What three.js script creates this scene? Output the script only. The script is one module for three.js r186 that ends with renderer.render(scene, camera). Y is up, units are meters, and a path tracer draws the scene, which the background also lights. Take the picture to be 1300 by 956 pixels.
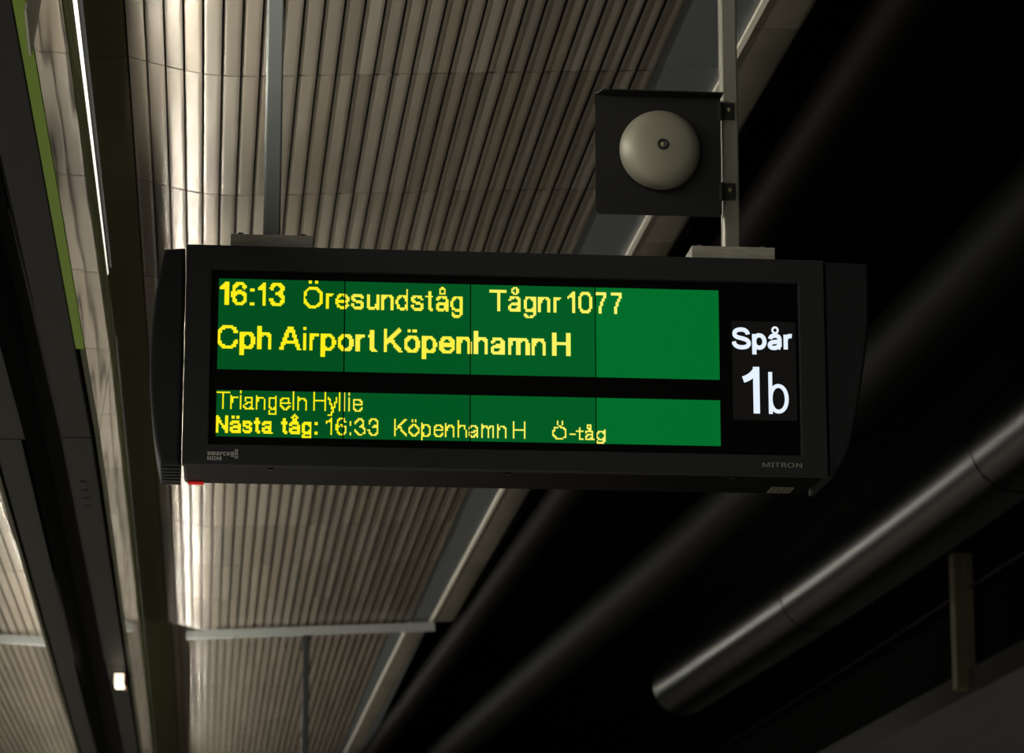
import * as THREE from 'three';
import { RoundedBoxGeometry } from 'three/addons/geometries/RoundedBoxGeometry.js';
import { mergeGeometries, toCreasedNormals } from 'three/addons/utils/BufferGeometryUtils.js';
import { RectAreaLightUniformsLib } from 'three/addons/lights/RectAreaLightUniformsLib.js';

// ---------------------------------------------------------------- camera, light, exposure
const renderer = new THREE.WebGLRenderer({ antialias: true });
renderer.toneMapping = THREE.LinearToneMapping;
renderer.toneMappingExposure = 1.0;
renderer.shadowMap.enabled = true;
RectAreaLightUniformsLib.init();
const scene = new THREE.Scene();
scene.background = new THREE.Color(0x000000);
const camera = new THREE.PerspectiveCamera(13.714, 1300 / 956, 0.1, 200);
camera.position.set(0, 1.6, 0);                                    // eye height, metres
camera.rotation.set(THREE.MathUtils.degToRad(12.8946), THREE.MathUtils.degToRad(-5.5327), 0, 'YXZ');
camera.focus = 9.0; camera.userData.fStop = 6.3;
const TUBE_COLOR = new THREE.Color(1.0, 0.95, 0.82);
const TUBE_LIGHT = 480;          // radiance of the rail tubes
const FILL_LIGHT = 215;          // radiance of the unseen fill luminaires added along the far side of the platform
const GLOW = 1.6;               // what the eye sees of a tube

// ---------------------------------------------------------------- helpers
let seed = 7;
const rnd = () => ((seed = (seed * 1664525 + 1013904223) >>> 0) / 4294967296);
const used = {};
function numbered(n) { const k = used[n] = (used[n] ?? -1) + 1; return k ? `${n}_${String(k).padStart(3, '0')}` : n; }
function thing(name, label, category, pos = [0, 0, 0], group) {
  const o = new THREE.Group(); o.name = numbered(name); o.position.set(...pos); scene.add(o);
  o.userData = { label, category }; if (group) o.userData.group = group; return o;
}
function struct(name, pos = [0, 0, 0]) {
  const o = new THREE.Group(); o.name = numbered(name); o.position.set(...pos); o.userData = { kind: 'structure' }; scene.add(o); return o;
}
function part(name, geo, mat, parent, label) {
  const m = new THREE.Mesh(geo, mat); m.name = name; parent.add(m); if (label) m.userData.label = label; return m;
}
const slabs = (o, name, geo, mat) => { const m = new THREE.Mesh(geo, mat); m.name = numbered(name); m.userData = { kind: 'structure' }; scene.add(m); return m; };
function box(x0, x1, y0, y1, z0, z1, r = 0) {
  const w = x1 - x0, h = y1 - y0, d = Math.abs(z1 - z0);
  const g = r ? new RoundedBoxGeometry(w, h, d, 2, r) : new THREE.BoxGeometry(w, h, d);
  g.translate((x0 + x1) / 2, (y0 + y1) / 2, (z0 + z1) / 2); return g;
}
// a closed profile in x,y swept from z = 0 to z = -length, uv in metres
function prism(pts, length, crease = 0.6) {
  const pos = [], uv = [], idx = []; const n = pts.length; let s = 0;
  for (let i = 0; i < n; i++) {
    const a = pts[i], b = pts[(i + 1) % n], l = Math.hypot(b[0] - a[0], b[1] - a[1]), k = pos.length / 3;
    pos.push(a[0], a[1], 0, b[0], b[1], 0, b[0], b[1], -length, a[0], a[1], -length);
    uv.push(s, 0, s + l, 0, s + l, length, s, length); s += l;
    idx.push(k, k + 2, k + 1, k, k + 3, k + 2);
  }
  const tri = THREE.ShapeUtils.triangulateShape(pts.map((p) => new THREE.Vector2(...p)), []);
  for (const [z, flip] of [[0, false], [-length, true]]) {
    const k = pos.length / 3;
    for (const p of pts) { pos.push(p[0], p[1], z); uv.push(p[0], p[1]); }
    for (const t of tri) idx.push(k + t[0], k + t[flip ? 2 : 1], k + t[flip ? 1 : 2]);
  }
  const g = new THREE.BufferGeometry();
  g.setAttribute('position', new THREE.Float32BufferAttribute(pos, 3)); g.setAttribute('uv', new THREE.Float32BufferAttribute(uv, 2)); g.setIndex(idx);
  const ccw = THREE.ShapeUtils.area(pts.map((p) => new THREE.Vector2(...p))) > 0;
  if (ccw) { for (let i = 0; i < n * 6; i += 3) { const t = idx[i + 1]; idx[i + 1] = idx[i + 2]; idx[i + 2] = t; } g.setIndex(idx); }
  else { for (let i = n * 6; i < idx.length; i += 3) { const t = idx[i + 1]; idx[i + 1] = idx[i + 2]; idx[i + 2] = t; } g.setIndex(idx); }
  return toCreasedNormals(g, crease);
}
function noiseTex(w, h, fn, srgb = false) {
  const d = new Uint8Array(w * h * 4);
  for (let y = 0; y < h; y++) for (let x = 0; x < w; x++) {
    const v = fn(x / w, y / h); const c = Array.isArray(v) ? v : [v, v, v]; const k = (y * w + x) * 4;
    for (let i = 0; i < 3; i++) d[k + i] = Math.max(0, Math.min(255, c[i] * 255)); d[k + 3] = 255;
  }
  const t = new THREE.DataTexture(d, w, h); t.wrapS = t.wrapT = THREE.RepeatWrapping; t.magFilter = THREE.LinearFilter; t.minFilter = THREE.LinearMipmapLinearFilter; t.generateMipmaps = true;
  if (srgb) t.colorSpace = THREE.SRGBColorSpace; t.needsUpdate = true; return t;
}
function valueNoise(nx, ny) {                                      // tiling value noise
  const g = Array.from({ length: nx * ny }, rnd), sm = (t) => t * t * (3 - 2 * t);
  return (u, v) => { const x = u * nx, y = v * ny, i = Math.floor(x), j = Math.floor(y), a = sm(x - i), b = sm(y - j);
    const q = (p, r) => g[((r % ny + ny) % ny) * nx + ((p % nx + nx) % nx)];
    return (q(i, j) * (1 - a) + q(i + 1, j) * a) * (1 - b) + (q(i, j + 1) * (1 - a) + q(i + 1, j + 1) * a) * b; };
}
const std = (color, roughness, metalness = 0, more = {}) => new THREE.MeshStandardMaterial({ color, roughness, metalness, ...more });
const phys = (p) => new THREE.MeshPhysicalMaterial(p);

// ---------------------------------------------------------------- materials
const nA = valueNoise(16, 4), nB = valueNoise(64, 8), nC = valueNoise(7, 7), nD = valueNoise(31, 31), nE = valueNoise(97, 97);
const brushed = noiseTex(256, 256, (u, v) => 0.75 + 0.25 * (0.5 * nB(u, v) + 0.5 * nD(u, v * 0.2)));
const wave = noiseTex(256, 256, (u, v) => 0.6 * nA(u, v) + 0.4 * nC(u, v));
const grit = noiseTex(256, 256, (u, v) => { const q = 0.6 + 0.2 * nC(u, v) + 0.2 * nD(u, v) * nE(u, v); return [q, q, q]; });
for (const t of [brushed, wave, grit]) t.needsUpdate = true;
const waveLong = wave.clone(); waveLong.repeat.set(2, 0.6); waveLong.needsUpdate = true;
const waveWide = noiseTex(256, 256, (u, v) => nC(u, v)); waveWide.repeat.set(0.9, 0.22); waveWide.needsUpdate = true;
const slatTones = [0x8d857a, 0x968d80, 0x857d71, 0x9a9387, 0x8f8576];
const slatMats = slatTones.map((c) => phys({ color: c, roughness: 0.42, metalness: 0.62, roughnessMap: brushed, bumpMap: waveLong, bumpScale: 0.0012 }));
const M = {
  shield: phys({ color: 0x030303, roughness: 1, specularIntensity: 0 }),
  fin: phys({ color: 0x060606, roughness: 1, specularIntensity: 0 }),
  edgePanel: phys({ color: 0x5c6064, roughness: 0.45, metalness: 0.3 }),
  spine: phys({ color: 0x5a563e, roughness: 0.85, specularIntensity: 0.2 }),
  whiteTrim: std(0xd8d4c8, 0.4, 0.1),
  soffit: std(0x6d685a, 0.6, 0, { map: grit }),
  rubber: std(0x0d0d0d, 0.8),
  blackPlastic: phys({ color: 0x2a2c2f, roughness: 0.6, specularIntensity: 0.3 }),
  capPlastic: phys({ color: 0x222427, roughness: 0.65, specularIntensity: 0.25 }),
  bodyBlack: phys({ color: 0x030303, roughness: 0.4, specularIntensity: 0.08 }),
  screenBlack: phys({ color: 0x050504, roughness: 0.4, specularIntensity: 0.25 }),
  galv: std(0x727878, 0.5, 0.3, { roughnessMap: brushed }),
  galvWarm: std(0x9c9c90, 0.45, 0.5, { roughnessMap: brushed }),
  plateWhite: std(0xb9b7aa, 0.6, 0.1, { map: grit }),
  plateGrey: std(0x9a9a92, 0.6, 0.2, { map: grit }),
  housing: phys({ color: 0x1c1d1d, roughness: 0.45 }),
  gong: phys({ color: 0x9c9b8c, roughness: 0.55, metalness: 0.3, roughnessMap: brushed }),
  bolt: std(0xc0b99a, 0.35, 0.6),
  steelDark: std(0x2b2c2c, 0.45, 0.5),
  railPanel: phys({ color: 0x59564e, roughness: 0.03, metalness: 0.9, bumpMap: waveWide, bumpScale: 0.0016 }),
  railBottom: phys({ color: 0x1d1e1d, roughness: 0.6, specularIntensity: 0.2 }),
  olive: std(0x6a7a22, 0.5, 0.1),
  lime: std(0x789d10, 0.6), oliveDark: std(0x3f4128, 0.7),
  slotDark: std(0x0c0c0c, 0.9),
  tube: std(0xffffff, 0.5, 0, { emissive: TUBE_COLOR, emissiveIntensity: GLOW }),
  amber: std(0xffffff, 0.5, 0, { emissive: new THREE.Color(1, 0.86, 0.62), emissiveIntensity: 1.5 }),
  brown: std(0x6a3d22, 0.5),
  duct: phys({ color: 0x040404, roughness: 0.28, specularIntensity: 0.18 }), ductBrown: phys({ color: 0x040302, roughness: 0.6, specularIntensity: 0.02 }),
  ductDull: phys({ color: 0x040403, roughness: 0.6, specularIntensity: 0.04 }),
  wallDark: phys({ color: 0x0a0908, roughness: 0.95, specularIntensity: 0.05, map: grit }),
  wallClad: phys({ color: 0x40403e, roughness: 0.8, specularIntensity: 0.1, map: grit }),
  pilaster: std(0x8a826a, 0.8, 0, { map: grit }),
  concrete: std(0x8a8781, 0.75, 0, { map: grit }),
  ballast: std(0x1a1816, 0.95, 0, { map: grit }),
  beam: std(0x8f9291, 0.45, 0.2),
};

// ---------------------------------------------------------------- the closed station hall
slabs(null, 'floor', box(-9, 2.3, -0.4, 0, 12, -60), M.concrete);
slabs(null, 'track_bed', box(2.3, 6.2, -1.4, -1.1, 12, -60), M.ballast);
slabs(null, 'platform_edge', box(2.3, 2.42, -1.1, -0.02, 12, -60), M.concrete);
slabs(null, 'roof_slab', box(-9.2, 6.4, 7.2, 7.5, 12, -60), M.wallDark);
slabs(null, 'wall_left', box(-9.2, -9, -0.4, 7.2, 12, -60), M.wallClad);
slabs(null, 'wall_back', box(-9.2, 6.4, -1.4, 7.5, 12.2, 12), M.wallClad);
slabs(null, 'wall_far', box(-9.2, 6.4, -1.4, 7.5, -60, -60.2), M.wallDark);
const wallRight = struct('wall_right');
part('rock_wall', box(6, 6.3, -1.4, 7.2, 12, -60), M.wallDark, wallRight);
part('cladding', box(5.94, 6.0, -1.1, 4.85, 12, -60), M.wallClad, wallRight, 'light grey cladding along the lower tunnel wall');
part('pilaster', box(5.84, 6.0, 4.7, 5.78, -24.05, -24.2, 0.01), M.pilaster, wallRight, 'beige pilaster above the grey cladding');
const cable = new THREE.Mesh(new THREE.TubeGeometry(new THREE.CatmullRomCurve3([[5.975, 5.5, 5], [5.975, 5.47, -14], [5.975, 5.5, -22], [5.975, 5.52, -30], [5.975, 5.56, -45]].map((p) => new THREE.Vector3(...p))), 60, 0.012, 6), M.steelDark);
cable.name = 'wall_cable'; cable.userData = { label: 'thin dark cable running along the dark tunnel wall', category: 'cable' }; scene.add(cable);

// ---------------------------------------------------------------- slatted ceilings
const PITCH = 0.0711, SEG = 1.6, NS = 28, X0 = -0.36, TILT = Math.atan(0.048);
const slatProfile = [[-0.0333, 0.030], [-0.0333, 0.008]];
for (let i = 0; i <= 8; i++) { const x = -0.0326 + i * 0.00815; slatProfile.push([x, 0.0006 * (x / 0.0326) ** 2 + (i % 8 ? 0 : 0.002)]); }
slatProfile.push([0.0333, 0.008], [0.0333, 0.030]);
const slatGeo = [0, 1, 2].map((k) => { const g = prism(slatProfile, SEG - 0.012, 0.3); const uv = g.attributes.uv; for (let i = 0; i < uv.count; i++) uv.setXY(i, uv.getX(i) + k * 0.37, uv.getY(i) + k * 0.71); return g; });
// the six slats beside the rails bend up in a shallow cove
const COVE = [15, 15.5, 15, 12.5, 7, 3].map((d) => d * Math.PI / 180);
const place = []; { for (let i = 6; i < NS; i++) place[i] = [X0 + PITCH * (i + 0.5), 0, 0];
  let ex = X0 + PITCH * 6, ey = 0;
  for (let i = 5; i >= 0; i--) { const a = COVE[i], dx = PITCH * Math.cos(a), dy = PITCH * Math.sin(a); place[i] = [ex - dx / 2, ey + dy / 2, -a]; ex -= dx; ey += dy; }
  place.edge = [ex, ey]; }
function slattedCeiling(name, y, x, tilt, flip, zStart, rows, isPart) {
  const c = struct(name, [x, y, 0]); c.rotation.z = tilt;
  const stuffM = slatMats.map(() => []);
  const len = rows * SEG;
  for (let r = 0; r < rows; r++) for (let i = 0; i < NS; i++) {
    const sg = flip ? -1 : 1, lx = sg * place[i][0], z = zStart - r * SEG - 0.006;
    const roll = sg * place[i][2] + (rnd() - 0.5) * 0.02, k = Math.floor(rnd() * slatMats.length), v = Math.floor(rnd() * 3), dy = place[i][1] + (rnd() - 0.5) * 0.002;
    if (isPart(r, i, z)) { const m = part('slat', slatGeo[v], slatMats[k], c); m.position.set(lx, dy, z); m.rotation.z = roll; }
    else { const m = new THREE.Matrix4().makeRotationZ(roll); m.setPosition(lx, dy, z); stuffM[k].push(m); }
  }
  const all = stuffM.flat();
  if (all.length) {
    const im = new THREE.InstancedMesh(slatGeo[0], slatMats[1], all.length); im.name = 'slat_field'; im.userData.kind = 'stuff';
    let q = 0; stuffM.forEach((list, k) => list.forEach((m) => { im.setMatrixAt(q, m); im.setColorAt(q, new THREE.Color().setScalar(0.9 + 0.05 * k)); q++; }));
    c.add(im);
  }
  // black fins added as gap shade between the slats, hanging a little below them
  const sg = flip ? -1 : 1, fins = [];
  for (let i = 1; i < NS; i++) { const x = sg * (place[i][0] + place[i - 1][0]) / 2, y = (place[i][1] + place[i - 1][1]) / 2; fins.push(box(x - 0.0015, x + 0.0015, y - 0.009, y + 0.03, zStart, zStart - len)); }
  const f = part('gap_shade_fin', mergeGeometries(fins), M.fin, c); f.userData.kind = 'stuff';
  const span = (u, v) => [Math.min(sg * u, sg * v), Math.max(sg * u, sg * v)];
  part('backing_panel', box(...span(X0 + PITCH * 6, X0 + PITCH * NS), 0.034, 0.08, zStart, zStart - len), M.fin, c);
  part('backing_panel', box(...span(X0, X0 + PITCH * 6), 0.175, 0.2, zStart, zStart - len), M.fin, c);
  return c;
}
// rows begin at z = 4.8 in front of the photographer's position; joints fall at 11.2 + 1.6 k metres
const YC = 5.3, ZS = -4.8;
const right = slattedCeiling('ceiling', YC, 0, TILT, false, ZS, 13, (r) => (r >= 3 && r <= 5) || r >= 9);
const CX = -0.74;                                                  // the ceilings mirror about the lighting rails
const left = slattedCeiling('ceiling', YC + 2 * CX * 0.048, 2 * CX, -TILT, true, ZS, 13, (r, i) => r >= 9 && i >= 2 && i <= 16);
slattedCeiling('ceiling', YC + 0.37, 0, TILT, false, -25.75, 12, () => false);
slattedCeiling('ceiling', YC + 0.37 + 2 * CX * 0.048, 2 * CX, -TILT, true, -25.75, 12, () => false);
// smooth panels beside the slats and over the rails
function panelStrip(name, parent, x0, x1, y, mat, n, z0) {
  for (let k = 0; k < n; k++) part(name, box(x0, x1, y, y + 0.03, z0 - k * SEG - 0.003, z0 - (k + 1) * SEG + 0.003, 0.003), mat, parent);
}
panelStrip('edge_panel', right, 1.632, 1.98, 0.012, M.edgePanel, 13, ZS);
panelStrip('spine_panel', right, -1.14, place.edge[0] - 0.003, place.edge[1], M.spine, 13, ZS);
part('end_closer', box(-1.1, 2.0, 0.2, 0.5, -25.62, -25.7), M.fin, right);
part('end_closer', box(-2.2, 0.35, 0.2, 0.5, -25.62, -25.7), M.fin, left);
const farEdge = struct('ceiling', [0, YC + 0.37, 0]); farEdge.rotation.z = TILT;
panelStrip('edge_panel', farEdge, 1.632, 1.98, 0.012, M.edgePanel, 12, -25.75);
panelStrip('spine_panel', farEdge, -1.14, place.edge[0] - 0.003, place.edge[1], M.spine, 12, -25.75);

// white profile and beige soffit along the track side of the ceiling
function trackTrim(dy, z0, len, dx, n0) {
  const t = struct(`trim_${n0}`, [1.955 + dx, YC + dy, z0]); t.rotation.y = 0.0072;
  part('white_profile', prism([[-0.010, 0.10], [-0.010, 0.084], [0.011, 0.084], [0.011, 0.10]], len), M.whiteTrim, t, 'thin white profile');
  const s = struct(`trim_${n0 + 1}`, [1.955 + dx, YC + dy, z0]); s.rotation.y = 0.0072;
  const n = Math.round(len / 3.2);
  const prof = [[0.014, 0.092], [0.17, 0.100], [0.19, 0.108], [0.202, 0.125], [0.206, 0.15], [0.206, 0.34], [0.19, 0.34], [0.186, 0.14], [0.17, 0.118], [0.014, 0.11]];
  const g = prism(prof, len / n - 0.006, 0.7);
  for (let k = 0; k < n; k++) part('soffit_panel', g, M.soffit, s).position.z = -k * len / n;
  part('bulkhead', box(0.20, 0.26, 0.16, 1.9 - dy, 0, -len), M.wallDark, s);
  return s;
}
trackTrim(0, ZS, 20.8, 0, 1);
trackTrim(0.37, -25.75, 19.2, -0.15, 3);

// crossbeam at the end of the near ceiling and the pole below it
for (const [c, e0, e1] of [[right, -0.2, 1.83], [left, -1.83, 0.2]]) {
  const b = part('crossbeam', box(e0, e1, -0.088, -0.018, -25.44, -25.5, 0.004), M.beam, c, 'pale grey crossbeam under the far end of the slats');
}
const farPole = thing('hanging_pole', 'dark far pole hanging from the pale crossbeam below the sign', 'pole', [0.778, 0, -25.48]);
part('tube', box(-0.028, 0.028, 3.4, 5.25, 0.028, -0.028, 0.006), M.steelDark, farPole);

// ---------------------------------------------------------------- lighting rails under the middle of the ceiling
const ln = (a, b) => Math.hypot(a[0] - b[0], a[1] - b[1]);
function rail(a, b, s, label, tubes, limeTo, group) {                        // a, b = [x, z] of the bottom outer edge, s = +1 facing right
  const L = ln(a, b), t = thing('lighting_rail', label, 'light rail', [a[0], 4.272, a[1]], group);
  t.rotation.y = Math.atan2(-(b[0] - a[0]), -(b[1] - a[1]));
  const P = (list) => list.map(([x, y]) => [s * x, y]);
  const H = 0.428, W = 0.05;
  part('side_panel', prism(P([[0, 0.012], [W, H], [W - 0.012, H], [-0.012, 0.012]]), L - 0.01), M.railPanel, t, 'glossy side panel that mirrors the slats');
  part('bottom_panel', prism(P([[-0.028, 0.006], [-0.028, 0.02], [-0.158, 0.02], [-0.158, 0.0], [-0.034, 0.0]]), L - 0.01), M.railBottom, t);
  part('inner_panel', prism(P([[-0.158, 0], [-0.158, 0.40], [-0.145, 0.40], [-0.145, 0]]), L), M.slotDark, t);
  part('top_panel', prism(P([[-0.158, 0.39], [-0.158, 0.40], [W, 0.40], [W, 0.39]]), L), M.slotDark, t);
  const limeEnd = limeTo ?? 0, low = P([[0.004, -0.004], [0.004, 0.014], [-0.028, 0.014], [-0.028, -0.004]]);
  if (limeEnd) part('lower_trim', prism(low, limeEnd), M.lime, t, 'lime green trim strip');
  part('lower_trim', prism(limeEnd ? P([[0.004, 0.0], [0.004, 0.014], [-0.014, 0.014], [-0.014, 0.0]]) : P([[0.004, 0.0], [0.004, 0.014], [-0.014, 0.014], [-0.014, 0.0]]), L - limeEnd).translate(0, 0, -limeEnd), M.oliveDark, t, 'olive trim strip');
  part('upper_trim', prism(P([[W - 0.013, 0.352], [W - 0.005, 0.352], [W + 0.006, H + 0.012], [W - 0.006, H + 0.012]]), L - 0.012), M.olive, t, 'olive trim strip');
  for (const [z0, z1, x0, x1] of tubes) {
    const len = ln([x0, z0], [x1, z1]), yaw = Math.atan2(-s * (x1 - x0), z1 - z0);
    const tb = part('lamp_tube', new THREE.CylinderGeometry(0.011, 0.011, len, 12).rotateX(Math.PI / 2), M.tube, t, 'glowing lamp tube');
    tb.position.set(s * (x0 + x1) / 2, H + 0.04, -(z0 + z1) / 2); tb.rotation.y = yaw;
    // the light lies along the tube, turned up and outward to the ceiling; a black shield added over it cuts off the steep rays
    const cx = (x0 + x1) / 2, cz = -(z0 + z1) / 2;
    const shield = part('added_lamp_shield', box(-0.03, 0.0238, 0.0240, 0.0254, len / 2, -len / 2).scale(s, 1, 1), M.shield, t);
    if (s < 0) shield.geometry = box(-0.0238, 0.03, 0.0240, 0.0254, len / 2, -len / 2);
    shield.position.set(s * cx, H + 0.04, cz); shield.rotation.y = yaw;
    const l = new THREE.RectAreaLight(TUBE_COLOR, TUBE_LIGHT, 0.008, len); l.castShadow = true;
    l.position.set(s * (cx + 0.015), H + 0.046, cz); t.add(l);
    const zAxis = new THREE.Vector3(-s * 0.8, -0.6, 0), long = new THREE.Vector3(Math.sin(yaw), 0, Math.cos(yaw));
    const side = new THREE.Vector3().crossVectors(long, zAxis).normalize();
    l.quaternion.setFromRotationMatrix(new THREE.Matrix4().makeBasis(side, new THREE.Vector3().crossVectors(zAxis, side).normalize(), zAxis));
  }
  return t;
}
// bottom outer edges measured along the platform
const railNear = rail([-0.530, 1.0], [-0.483, -12.93], 1, 'near lighting rail at upper left with mirroring side, lime trim and bright tube', [[1, 6.9, 0.06, 0.06], [7.0, 13.0, 0.062, 0.044]], 12.3);
const railFar = rail([-0.483, -12.94], [-0.535, -27.0], 1, 'dark lighting rail beyond the joint, running on below the first rail', [[0.2, 6.5, 0.03, 0.03], [6.6, 13.6, 0.03, 0.03]]);
rail([-0.535, -27.02], [-0.60, -41], 1, 'dark lighting rail farthest along the platform on the right side', [[0.3, 13, 0.03, 0.03]]);
rail([-0.95, 1.0], [-0.95, -12.99], -1, 'dark lighting rail at the left frame edge beside the black slot', [[1, 6.9, 0.03, 0.03], [7.0, 13.0, 0.03, 0.03]]);
rail([-0.955, -13.0], [-1.06, -27.0], -1, 'dark lighting rail left of the black slot in front of the left slatted ceiling', [[0.2, 6.5, 0.03, 0.03], [6.6, 13.6, 0.03, 0.03]]);
rail([-1.06, -27.02], [-1.12, -41], -1, 'dark lighting rail farthest along the platform on the left side', [[0.3, 13, 0.03, 0.03]]);
slabs(null, 'slot_cover', box(-0.95, -0.55, 4.66, 4.70, 1, -41), M.slotDark);
// small vents under the near end of the second rail
for (const z of [-0.95, -1.15, -1.35, -1.55]) part('vent', box(-0.112, -0.082, -0.004, 0.002, z, z - 0.13), M.rubber, railFar);
// pale plate standing in for a pole reflection on the first rail
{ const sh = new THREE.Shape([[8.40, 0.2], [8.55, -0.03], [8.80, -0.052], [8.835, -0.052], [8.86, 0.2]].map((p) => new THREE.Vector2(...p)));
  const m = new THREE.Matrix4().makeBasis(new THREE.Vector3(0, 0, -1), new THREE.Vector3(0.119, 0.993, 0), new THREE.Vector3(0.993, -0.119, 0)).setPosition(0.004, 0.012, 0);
  part('pole_reflection_plate', new THREE.ExtrudeGeometry(sh, { depth: 0.006, bevelThickness: 0.001, bevelSize: 0.001, bevelSegments: 1 }).applyMatrix4(m), M.galvWarm, railNear, 'pale grey tapered plate standing in for a pole reflection'); }
// small lamp under the rail
const small = thing('small_lamp', 'small glowing white lamp under the dark rail at the lower left', 'lamp', [-0.585, 4.272, -20.6]);
part('glass', box(-0.034, 0.03, -0.075, -0.008, 0.16, -0.16, 0.006), M.amber, small);
part('frame', box(0.03, 0.045, -0.085, 0.0, 0.17, -0.17, 0.003), M.brown, small);
part('mount', box(-0.04, 0.03, -0.008, 0.0, 0.17, -0.17), M.rubber, small);
const pl = new THREE.PointLight(new THREE.Color(1, 0.86, 0.62), 0.06); pl.position.set(0, -0.1, 0); pl.castShadow = true; small.add(pl);

// unseen luminaires added as fill light above the far half, left of the frame
for (let k = 0; k < 6; k++) {
  const z = 6 - k * 9;
  const lum = thing('added_fill_luminaire', 'long white luminaire added as unseen fill light above the left half of the platform', 'luminaire', [-4.6, 4.15, z], 'added fill luminaires along the left half of the platform');
  part('housing', box(-0.12, 0.12, 0.0, 0.07, 3, -3, 0.01), M.whiteTrim, lum);
  part('diffuser', box(-0.10, 0.10, -0.015, 0.0, 2.95, -2.95), M.tube, lum);
  part('suspension', box(-0.01, 0.01, 0.07, 3.04, 0.01, -0.01), M.galv, lum);
  const l = new THREE.RectAreaLight(TUBE_COLOR, FILL_LIGHT, 0.2, 5.9); l.position.set(0, -0.018, 0); l.rotation.x = -Math.PI / 2; l.castShadow = true; lum.add(l);
}

// ---------------------------------------------------------------- ducts over the track
function duct(pts, r, mat, label, seam) {
  const o = thing('air_duct', label, 'duct', [0, 0, 0]);
  const curve = new THREE.CatmullRomCurve3(pts.map((p) => new THREE.Vector3(...p)));
  part('pipe', new THREE.TubeGeometry(curve, 80, r, 28), mat, o);
  for (const k of [0, 1]) { const m = part('end_plate', new THREE.SphereGeometry(r, 28, 10, 0, Math.PI * 2, 0, Math.PI / 2).scale(1, 0.25, 1), mat, o); m.position.copy(curve.getPointAt(k)); m.quaternion.setFromUnitVectors(new THREE.Vector3(0, 1, 0), curve.getTangentAt(k).multiplyScalar(k ? 1 : -1)); }
  for (let k = 1; k < seam; k++) {
    const p = curve.getPointAt(k / seam), q = curve.getTangentAt(k / seam);
    const m = part('joint_ring', new THREE.TorusGeometry(r + 0.001, 0.004, 6, 32), mat, o);
    m.position.copy(p); m.quaternion.setFromUnitVectors(new THREE.Vector3(0, 0, 1), q);
  }
  return o;
}
duct([[4.30, 5.0, -6], [4.30, 5.0, -12], [4.24, 4.96, -16], [4.15, 4.94, -20], [3.95, 4.94, -25.9]], 0.26, M.duct, 'large dark duct with a bright highlight at the lower right', 4);
duct([[3.50, 5.3, -5], [3.50, 5.3, -12], [3.44, 5.3, -17], [3.30, 5.3, -21], [3.06, 5.3, -26], [2.75, 5.3, -33], [2.4, 5.3, -42]], 0.2, M.ductDull, 'dull dark duct passing behind the lower right corner of the sign', 1);
duct([[2.50, 5.42, -4], [2.46, 5.42, -9], [2.42, 5.42, -13], [2.34, 5.42, -18], [2.20, 5.42, -24], [2.0, 5.45, -33], [1.8, 5.5, -42]], 0.13, M.ductBrown, 'thin dull duct running just outside the beige soffit', 1);

// ---------------------------------------------------------------- the hanging information sign
const Z = -8.75;
const sign = thing('information_display', 'black hanging platform sign with green lit train information screens', 'sign', [0.835, 3.34, Z]);
const S = (g) => g.translate(-0.835, -3.34, -Z);
part('body', S(box(-0.088, 1.762, 3.345, 3.976, Z - 0.02, Z - 0.33, 0.012)), M.bodyBlack, sign);
{ const sh = new THREE.Shape([[-0.0925, 3.339], [1.766, 3.339], [1.766, 3.983], [-0.0925, 3.983]].map((p) => new THREE.Vector2(...p)));
  sh.holes.push(new THREE.Path([[-0.0185, 3.3975], [-0.0185, 3.911], [1.689, 3.911], [1.689, 3.3975]].map((p) => new THREE.Vector2(...p))));
  part('bezel', S(new THREE.ExtrudeGeometry(sh, { depth: 0.034, bevelThickness: 0.004, bevelSize: 0.003, bevelOffset: -0.003, bevelSegments: 2, curveSegments: 4 }).translate(0, 0, Z - 0.038)), M.blackPlastic, sign); }
part('screen_backing', S(box(-0.03, 1.70, 3.385, 3.92, Z - 0.016, Z - 0.03)), M.screenBlack, sign);
function cap(outline, label) {
  const sh = new THREE.Shape(outline.map((p) => new THREE.Vector2(...p)));
  return part('end_cap', S(new THREE.ExtrudeGeometry(sh, { depth: 0.30, bevelThickness: 0.012, bevelSize: 0.01, bevelOffset: -0.01, bevelSegments: 3 }).translate(0, 0, Z - 0.322)), M.capPlastic, sign, label);
}
const arc = (pts) => new THREE.SplineCurve(pts.map((p) => new THREE.Vector2(...p))).getPoints(20).map((p) => [p.x, p.y]);
const capL = cap([[-0.097, 3.339], [-0.097, 3.975], ...arc([[-0.156, 3.970], [-0.178, 3.84], [-0.190, 3.70], [-0.188, 3.56], [-0.172, 3.42], [-0.153, 3.339]])]);
cap([[1.770, 3.983], [1.770, 3.339], ...arc([[1.784, 3.339], [1.832, 3.42], [1.872, 3.607], [1.895, 3.76], [1.902, 3.87], [1.901, 3.980]])]);
for (let k = 0; k < 5; k++) part('louvre', S(box(-0.148, -0.102, 3.334, 3.338, Z - 0.05 - k * 0.045, Z - 0.072 - k * 0.045)), M.blackPlastic, capL);
for (const x of [0.160, 0.84, 1.50]) { const b = part('screw', S(new THREE.CylinderGeometry(0.009, 0.009, 0.006, 14).translate(x, 3.341, Z - 0.07)), M.steelDark, sign); }
part('red_reflection_strip', S(box(-0.075, -0.03, 3.338, 3.345, Z - 0.30, Z - 0.315)), std(0x8a0f12, 0.4, 0, { emissive: new THREE.Color(0.35, 0.01, 0.01), emissiveIntensity: 1 }), sign, 'thin red strip standing in for a reflection');  // glowing red strip stands in for a reflection under the sign

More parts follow.
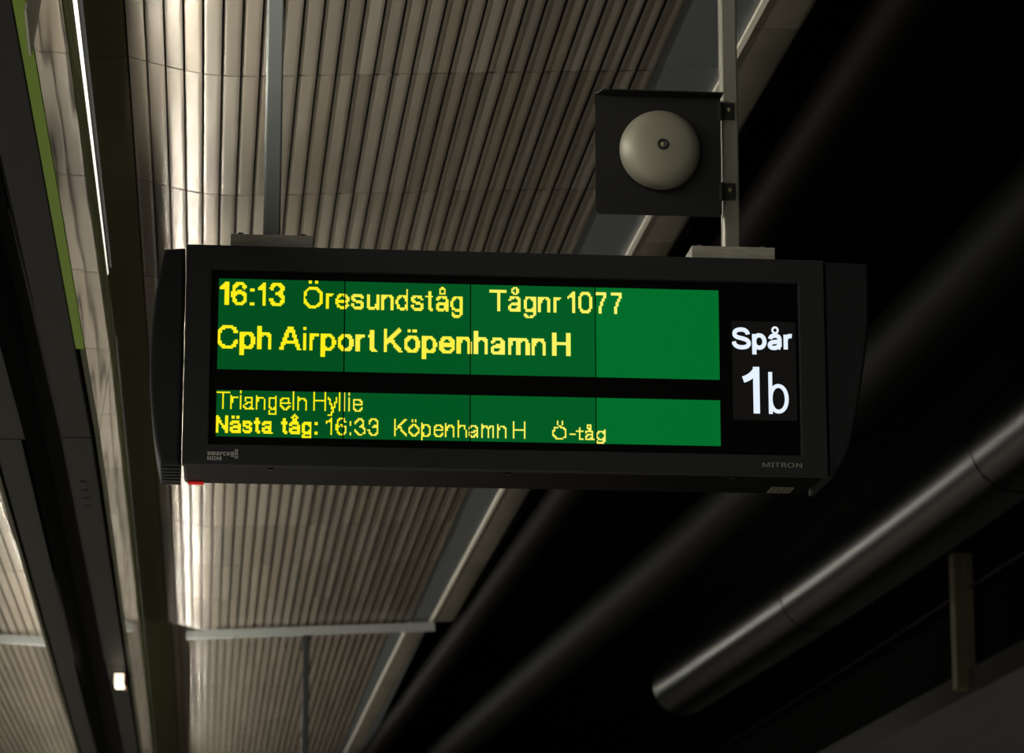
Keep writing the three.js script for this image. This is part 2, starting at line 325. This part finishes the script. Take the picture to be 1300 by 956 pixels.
// lettering: stroke letters (capital height 1, baseline 0) read on to the grid of display dots
const BOWL_R = 'M.08,.36 C.08,.18 .18,.06 .33,.06 C.5,.06 .6,.2 .6,.36 C.6,.53 .5,.67 .33,.67 C.18,.67 .08,.54 .08,.36';
const BOWL_L = 'M.58,.36 C.58,.18 .48,.06 .33,.06 C.16,.06 .07,.2 .07,.36 C.07,.53 .16,.67 .33,.67 C.48,.67 .58,.54 .58,.36';
const ROUND = 'M.35,.06 C.17,.06 .07,.19 .07,.365 C.07,.54 .17,.67 .35,.67 C.53,.67 .63,.54 .63,.365 C.63,.19 .53,.06 .35,.06';
const SMALL_A = 'M.09,.5 C.12,.62 .2,.67 .34,.67 C.5,.67 .57,.6 .57,.47 L.57,.15 C.57,.1 .59,.07 .62,.06 M.57,.4 C.45,.34 .07,.4 .07,.2 C.07,.1 .16,.06 .27,.06 C.43,.06 .57,.15 .57,.32';
const DOTS = ' M.22,.86 L.22,.98 M.48,.86 L.48,.98';
const GLYPH = {
  0: [.72, 'M.36,.06 C.14,.06 .08,.25 .08,.5 C.08,.75 .14,.94 .36,.94 C.58,.94 .64,.75 .64,.5 C.64,.25 .58,.06 .36,.06'],
  1: [.5, 'M.36,0 L.36,1 M.36,.94 C.3,.84 .2,.76 .06,.72'],
  3: [.72, 'M.07,.72 C.1,.86 .2,.94 .35,.94 C.5,.94 .6,.86 .6,.74 C.6,.6 .5,.54 .32,.54 C.52,.54 .64,.45 .64,.3 C.64,.15 .52,.06 .36,.06 C.18,.06 .08,.15 .06,.3'],
  6: [.72, 'M.61,.74 C.59,.88 .5,.94 .38,.94 C.18,.94 .08,.75 .08,.45 C.08,.2 .18,.06 .36,.06 C.54,.06 .64,.17 .64,.31 C.64,.46 .53,.56 .38,.56 C.22,.56 .1,.46 .08,.34'],
  7: [.7, 'M.05,.94 L.64,.94 M.63,.9 C.42,.66 .28,.3 .26,0'],
  ':': [.24, 'M.12,0 L.12,.14 M.12,.58 L.12,.73'], '-': [.42, 'M.04,.36 L.36,.36'],
  Ö: [1.06, 'M.53,.06 C.26,.06 .08,.24 .08,.5 C.08,.76 .26,.94 .53,.94 C.8,.94 .98,.76 .98,.5 C.98,.24 .8,.06 .53,.06 M.39,1.15 L.39,1.28 M.67,1.15 L.67,1.28'],
  T: [.84, 'M0,.94 L.84,.94 M.42,0 L.42,.94'], H: [.86, 'M.09,0 L.09,1 M.77,0 L.77,1 M.09,.53 L.77,.53'],
  C: [1.0, 'M.92,.68 C.88,.85 .74,.94 .56,.94 C.25,.94 .08,.74 .08,.49 C.08,.22 .27,.06 .55,.06 C.77,.06 .9,.18 .94,.36'],
  A: [.94, 'M.05,0 L.43,.98 M.51,.98 L.89,0 M.2,.33 L.74,.33 M.38,.93 L.56,.93'], K: [.86, 'M.1,0 L.1,1 M.78,1 L.14,.38 M.34,.56 L.84,0'],
  N: [.86, 'M.09,0 L.09,1 M.77,0 L.77,1 M.1,.95 L.76,.05'],
  S: [.92, 'M.8,.7 C.78,.86 .64,.94 .46,.94 C.26,.94 .12,.86 .12,.73 C.12,.58 .28,.55 .46,.51 C.68,.46 .84,.42 .84,.26 C.84,.12 .68,.06 .48,.06 C.24,.06 .1,.16 .08,.34'],
  r: [.42, 'M.08,0 L.08,.73 M.08,.42 C.1,.6 .2,.7 .4,.66'],
  e: [.7, 'M.09,.37 L.63,.37 C.63,.56 .53,.67 .36,.67 C.17,.67 .07,.54 .07,.36 C.07,.18 .19,.06 .37,.06 C.5,.06 .59,.12 .63,.22'],
  s: [.66, 'M.56,.52 C.53,.62 .44,.67 .32,.67 C.17,.67 .08,.61 .08,.52 C.08,.42 .2,.4 .32,.37 C.47,.34 .59,.31 .59,.2 C.59,.11 .48,.06 .34,.06 C.18,.06 .08,.12 .06,.23'],
  u: [.66, 'M.08,.73 L.08,.26 C.08,.12 .17,.06 .29,.06 C.45,.06 .56,.17 .58,.36 M.58,.73 L.58,0'], n: [.66, 'M.08,0 L.08,.73 M.1,.4 C.12,.58 .22,.67 .36,.67 C.5,.67 .58,.59 .58,.44 L.58,0'],
  h: [.66, 'M.08,0 L.08,1 M.1,.4 C.12,.58 .22,.67 .36,.67 C.5,.67 .58,.59 .58,.44 L.58,0'], d: [.67, 'M.58,0 L.58,1 ' + BOWL_L], b: [.68, 'M.08,0 L.08,1 ' + BOWL_R],
  t: [.4, 'M.2,.93 L.2,.18 C.2,.08 .27,.05 .38,.07 M0,.67 L.36,.67'], a: [.68, SMALL_A], ä: [.68, SMALL_A + DOTS],
  å: [.68, SMALL_A + ' M.35,.8 C.17,.8 .17,1.08 .35,1.08 C.53,1.08 .53,.8 .35,.8'], g: [.67, 'M.58,.73 L.58,.02 C.58,-.14 .48,-.22 .32,-.22 C.2,-.22 .12,-.17 .1,-.08 ' + BOWL_L],
  p: [.68, 'M.08,-.28 L.08,.73 ' + BOWL_R], o: [.7, ROUND], ö: [.7, ROUND + DOTS], i: [.17, 'M.08,0 L.08,.73 M.08,.87 L.08,1'], l: [.17, 'M.08,0 L.08,1'],
  m: [.98, 'M.08,0 L.08,.73 M.1,.4 C.12,.58 .2,.67 .32,.67 C.44,.67 .5,.59 .5,.45 L.5,0 M.5,.42 C.54,.6 .62,.67 .73,.67 C.85,.67 .91,.59 .91,.45 L.91,0'],
  y: [.62, 'M.04,.73 L.32,.05 M.6,.73 L.3,-.05 C.25,-.2 .2,-.24 .05,-.2'],
};
function strokes(txt, x0, x1, base, cap) {                           // polylines of a word stretched to run from x0 to x1 (y down)
  let adv = 0; const subs = [];
  for (const ch of txt) {
    const [w, d] = GLYPH[ch]; let cur = null;
    for (const [, k, args] of d.matchAll(/([MLC])([^MLC]*)/g)) {
      const p = args.trim().split(/\s+/).map((q) => q.split(',').map(Number));
      if (k === 'M') subs.push(cur = Object.assign([[adv + p[0][0], p[0][1]]], { curved: false }));
      else if (k === 'L') cur.push([adv + p[0][0], p[0][1]]);
      else { const [s0, s1] = cur[cur.length - 1]; cur.curved = true;
        for (let i = 1; i <= 10; i++) { const t = i / 10, m = 1 - t; cur.push([m ** 3 * s0 + 3 * m * m * t * (adv + p[0][0]) + 3 * m * t * t * (adv + p[1][0]) + t ** 3 * (adv + p[2][0]), m ** 3 * s1 + 3 * m * m * t * p[0][1] + 3 * m * t * t * p[1][1] + t ** 3 * p[2][1]]); } }
    }
    adv += w + 0.12;
  }
  const k = (x1 - x0) / (adv - 0.12);
  return subs.map((s) => Object.assign(s.map(([x, y]) => [x0 + x * k, base - y * cap]), { curved: s.curved, ring: s.curved && s.every((p) => p[1] > 0.75) }));
}
function dotText(cols, rows, items, on, off) {
  const grid = new Uint8Array(cols * rows);
  const put = (c, r) => { if (c >= 0 && c < cols && r >= 0 && r < rows) grid[r * cols + c] = 1; };
  for (const [txt, x0, x1, base, cap, weight] of items) for (const s of strokes(txt, x0, x1, base, cap)) for (let q = 0; q + 1 < s.length; q++) {
    const [ax, ay] = s[q], [bx, by] = s[q + 1], dx = bx - ax, dy = by - ay, L2 = dx * dx + dy * dy || 1e-9, R = s.ring ? Math.min(weight, 1.5) / 2 : weight / 2;
    if (weight <= 1) { const n = Math.ceil(Math.sqrt(L2) * 6) + 1; for (let i = 0; i <= n; i++) put(Math.floor(ax + dx * i / n), Math.floor(Math.min(ay + dy * i / n, base - 0.01 + (ay > base + .3 || by > base + .3 ? 9 : 0)))); continue; }
    for (let r = Math.floor(Math.min(ay, by) - R - 1); r <= Math.max(ay, by) + R + 1; r++) for (let c = Math.floor(Math.min(ax, bx) - R - 1); c <= Math.max(ax, bx) + R + 1; c++) {
      const px = c + 0.5 - ax, py = r + 0.5 - ay; let t = (px * dx + py * dy) / L2;
      if ((t < 0 && (!s.curved || q === 0)) || (t > 1 && (!s.curved || q === s.length - 2))) continue;
      t = Math.max(0, Math.min(1, t));
      if (Math.hypot(px - t * dx, py - t * dy) <= R) put(c, r);
    }
  }
  const Q = 4, W = cols * Q, Hh = rows * Q, out = new Uint8Array(W * Hh * 4);
  for (let r = 0; r < rows; r++) for (let c = 0; c < cols; c++) {
    const col = grid[r * cols + c] ? on(c / cols) : off(c / cols);
    for (let j = 0; j < Q; j++) for (let i = 0; i < Q; i++) { const k = (((rows - 1 - r) * Q + (Q - 1 - j)) * W + c * Q + i) * 4; out[k] = col[0]; out[k + 1] = col[1]; out[k + 2] = col[2]; out[k + 3] = 255; }
  }
  const t = new THREE.DataTexture(out, W, Hh); t.colorSpace = THREE.SRGBColorSpace; t.magFilter = THREE.LinearFilter; t.minFilter = THREE.LinearFilter; t.needsUpdate = true; return t;
}
function strokeText(x, txt, x0, x1, base, cap, weight) {
  x.lineWidth = weight; x.lineJoin = 'round';
  for (const s of strokes(txt, x0, x1, base, cap)) { x.lineWidth = s.ring ? weight * 0.5 : weight; x.beginPath(); s.forEach(([a, b], i) => (i ? x.lineTo(a, b) : x.moveTo(a, b))); x.stroke(); }
}
const emit = (map, k = 1) => phys({ color: 0x000000, roughness: 0.4, specularIntensity: 0.25, emissive: 0xffffff, emissiveMap: map, emissiveIntensity: k });
const tone = [[0, 78, 30], [0, 84, 33], [0, 90, 35], [0, 108, 42]];
const yel = [[255, 238, 26], [255, 240, 70], [255, 243, 96], [255, 245, 110]];
const mod = (u) => Math.min(3, Math.floor(u * 4));
// [text, x0, x1, baseline, cap height, stroke] in dots of the 320 dot wide rows
const upper = dotText(320, 58, [
  ['16:13', 0.5, 42, 17, 15, 2.6], ['Öresundståg', 53.5, 155.5, 17.9, 14, 1.9], ['Tågnr', 172.5, 217.8, 17.3, 14.6, 1.9], ['1077', 221.5, 258, 17.3, 14.4, 1.9],
  ['Cph', -0.5, 34, 45, 15, 2.6], ['Airport', 39.5, 100, 45, 15, 2.6], ['Köpenhamn', 104.5, 208, 45, 15, 2.6], ['H', 212.5, 224, 45, 15, 2.6],
], (u) => yel[mod(u)], (u) => tone[mod(u)]);
const lower = dotText(320, 29, [
  ['Triangeln', 0, 57, 12, 11.6, 1], ['Hyllie', 61, 92, 12, 11.6, 1],
  ['Nästa', 0, 35.5, 27, 11, 1.8], ['tåg:', 41, 64, 27, 11, 1.8], ['16:33', 69, 102.5, 27, 11, 1], ['Köpenhamn', 112, 183, 27, 11, 1], ['H', 186.5, 195.5, 27, 11, 1], ['Ö-tåg', 212, 246, 27, 8.6, 1],
], (u) => yel[mod(u)], (u) => tone[mod(u)]);
function screenRow(map, y0, y1, label) {
  const mat = emit(map), w = 1.4565 / 4;
  for (let k = 0; k < 4; k++) {
    const g = box(k * w + 0.0018, (k + 1) * w - 0.0018, y0, y1, Z - 0.012, Z - 0.018);
    const p = g.attributes.position, uv = g.attributes.uv; for (let i = 0; i < p.count; i++) uv.setXY(i, p.getX(i) / 1.4565, (p.getY(i) - y0) / (y1 - y0));
    part('screen', S(g), mat, sign, label);
  }
}
screenRow(upper, 3.6195, 3.8865, 'green lit upper screen module with yellow dot lettering');
screenRow(lower, 3.4232, 3.5577, 'green lit lower screen module with yellow dot lettering');
function canvasTex(w, h, draw) { const c = document.createElement('canvas'); c.width = w; c.height = h; const x = c.getContext('2d'); draw(x); const t = new THREE.CanvasTexture(c); t.colorSpace = THREE.SRGBColorSpace; t.needsUpdate = true; return t; }
function fitText(x, txt, font, x0, x1, base, cap) { x.font = font; const m = x.measureText(txt), w = m.actualBoundingBoxLeft + m.actualBoundingBoxRight, H = m.actualBoundingBoxAscent; x.save(); x.translate(x0, base); x.scale((x1 - x0) / w, cap); x.fillText(txt, m.actualBoundingBoxLeft, 0); x.restore(); }
{ const tw = 830, th = 1270;                                       // ten canvas pixels to a photographed one
  const map = canvasTex(tw, th, (x) => { x.fillStyle = 'rgb(17,16,15)'; x.fillRect(0, 0, tw, th); x.fillStyle = '#e6f2ff';
    x.strokeStyle = '#e6f2ff'; strokeText(x, 'Spår', 0, 785, 355, 262, 56);
    strokeText(x, '1', 100, 385, 1188, 600, 84); strokeText(x, 'b', 455, 730, 1190, 540, 52); });
  const g = box(1.493, 1.6805, 3.502, 3.796, Z - 0.012, Z - 0.017);
  const p = g.attributes.position, uv = g.attributes.uv; for (let i = 0; i < p.count; i++) uv.setXY(i, (p.getX(i) - 1.493) / 0.1875, (p.getY(i) - 3.502) / 0.294);
  part('track_number_screen', S(g), emit(map, 1.0), sign, 'dark screen with white track number lettering'); }
function decal(name, x0, x1, y0, y1, w, h, draw) {
  const g = new THREE.PlaneGeometry(x1 - x0, y1 - y0).translate((x0 + x1) / 2, (y0 + y1) / 2, Z + 0.0008);
  part(name, S(g), std(0xffffff, 0.6, 0, { map: canvasTex(w, h, draw), transparent: true }), sign);
}
decal('maker_logo', -0.0205, 0.0715, 3.350, 3.3845, 480, 180, (x) => { x.fillStyle = '#b4b4b0';
  fitText(x, 'swarco', 'bold 98px sans-serif', 0, 330, 104, 1); fitText(x, 'MIZAR', 'bold 84px sans-serif', 0, 215, 176, 0.9);
  x.strokeStyle = '#b4b4b0'; x.lineWidth = 11; for (const [a, b] of [[352, 52], [352, 92], [410, 14], [410, 64], [410, 114]]) x.strokeRect(a, b, 34, 26); });
decal('maker_name', 1.572, 1.690, 3.358, 3.378, 640, 110, (x) => { x.fillStyle = '#9a968c'; fitText(x, 'MITRON', '100px sans-serif', 6, 634, 96, 1.05); });
{ const g = new THREE.PlaneGeometry(0.07, 0.1).rotateX(Math.PI / 2).translate(1.672, 3.3435, Z - 0.255);
  part('sticker', S(g), std(0x8b8a80, 0.7, 0, { map: canvasTex(140, 200, (x) => { x.fillStyle = '#bdbcb2'; x.fillRect(0, 0, 140, 200); x.fillStyle = '#4a4a46'; for (let k = 0; k < 4; k++) x.fillRect(24 + k * 30, 0, 9, 200); }) }), sign, 'striped pale sticker'); }

// ---------------------------------------------------------------- poles that carry the sign
function pole(x, label, mat, plateMat, px0, px1, top) {
  const o = thing('hanging_pole', label, 'pole', [x, 3.984, -8.9]);
  const c = 0.025, r = 0.006;
  const prof = [[-c + r, -c], [c - r, -c], [c - r * 0.3, -c + r * 0.3], [c, -c + r], [c, c - r], [c - r * 0.3, c - r * 0.3], [c - r, c], [-c + r, c], [-c + r * 0.3, c - r * 0.3], [-c, c - r], [-c, -c + r], [-c + r * 0.3, -c + r * 0.3]];
  part('tube', prism(prof, top - 4.0, 0.3).rotateX(Math.PI / 2).translate(0, 0.01, 0), mat, o);
  part('base_plate', box(px0 - x, px1 - x, 0.0, 0.042, 0.12, -0.12, 0.003), plateMat, o);
  for (const [a, b] of [[-1, 1], [1, 1], [-1, -1], [1, -1]]) part('bolt', new THREE.CylinderGeometry(0.009, 0.009, 0.012, 6).translate((a * 0.38 + 0.5) * (px1 - px0) + px0 - x, 0.046, b * 0.09), M.steelDark, o);
  part('top_plate', box(-0.08, 0.08, top - 3.984 - 0.012, top - 3.984, 0.08, -0.08, 0.003), plateMat, o);
  return o;
}
pole(0.153, 'left grey pole rising from the dark plate on top of the sign', M.galv, M.plateGrey, 0.033, 0.272, 5.29);
pole(1.517, 'right grey pole beside the alarm bell, on a pale plate', M.galvWarm, M.plateWhite, 1.38, 1.628, 5.355);

// ---------------------------------------------------------------- alarm bell beside the right pole
const bell = thing('alarm_bell', 'grey round gong bell in a black square hooded housing', 'bell', [1.30, 4.32, -8.85]);
{ const sh = new THREE.Shape(); const x0 = -0.195, x1 = 0.183, y0 = -0.186, y1 = 0.186, r = 0.016;
  sh.moveTo(x0 + r, y0); sh.lineTo(x1 - r, y0); sh.quadraticCurveTo(x1, y0, x1, y0 + r); sh.lineTo(x1, y1); sh.lineTo(x0, y1); sh.lineTo(x0, y0 + r); sh.quadraticCurveTo(x0, y0, x0 + r, y0);
  part('back_plate', new THREE.ExtrudeGeometry(sh, { depth: 0.003, bevelEnabled: false, curveSegments: 6 }), M.housing, bell);
  const hs = new THREE.Shape(); hs.moveTo(x0, 0); hs.lineTo(x0 + 0.018, -0.052); hs.lineTo(x1 + 0.002, -0.052); hs.lineTo(x1 + 0.002, 0);
  part('hood', new THREE.ExtrudeGeometry(hs, { depth: 0.003, bevelEnabled: false }).rotateX(-Math.PI / 2).scale(1, 1, 1).translate(0, y1 - 0.003, 0).applyMatrix4(new THREE.Matrix4().makeScale(1, 1, 1)), M.housing, bell);
  part('side_flange', box(x1 - 0.003, x1, y0 + 0.01, y1, 0.0, -0.04), M.housing, bell);
  const R = 0.121; const prof = [[0.0001, 0.066], [0.03, 0.0652], [0.06, 0.0622], [0.085, 0.0565], [0.102, 0.047], [0.113, 0.034], [0.119, 0.018], [R, 0.0], [R - 0.004, 0.0], [0.112, 0.02], [0.096, 0.042], [0.06, 0.056], [0.0001, 0.06]];
  const fine = new THREE.SplineCurve(prof.slice(0, 8).map((p) => new THREE.Vector2(...p))).getPoints(40).concat(prof.slice(8).map((p) => new THREE.Vector2(...p)));
  const gong = part('gong', new THREE.LatheGeometry(fine, 64).rotateX(Math.PI / 2), M.gong, bell); gong.position.set(-0.004, 0.008, 0.022);
  part('washer', new THREE.TorusGeometry(0.0135, 0.004, 8, 28).translate(0, 0, 0.067), M.steelDark, gong);
  part('centre_bolt', new THREE.LatheGeometry([[0.0001, 0.008], [0.003, 0.0075], [0.006, 0.004], [0.0065, 0]].map((p) => new THREE.Vector2(...p)), 16).rotateX(Math.PI / 2).translate(0, 0, 0.066), M.bolt, gong);
  part('gong_stem', new THREE.CylinderGeometry(0.03, 0.04, 0.05, 20).rotateX(Math.PI / 2).translate(-0.004, 0.008, 0.028), M.steelDark, bell);
  for (const y of [0.150, -0.100]) {
    const b = part('bracket', box(0.178, 0.228, y - 0.026, y + 0.026, -0.016, -0.024, 0.003), M.housing, bell);
    part('arm', box(0.176, 0.186, y - 0.036, y + 0.02, 0.012, -0.024, 0.002), M.housing, b);
    part('bolt', new THREE.LatheGeometry([[0.0001, 0.007], [0.004, 0.006], [0.0065, 0.002], [0.0068, 0]].map((p) => new THREE.Vector2(...p)), 14).rotateX(Math.PI / 2).translate(0.212, y + 0.004, -0.016), M.bolt, b);
  }
}

scene.traverse((o) => { if (o.isMesh) { o.castShadow = true; o.receiveShadow = true; } });
renderer.render(scene, camera);
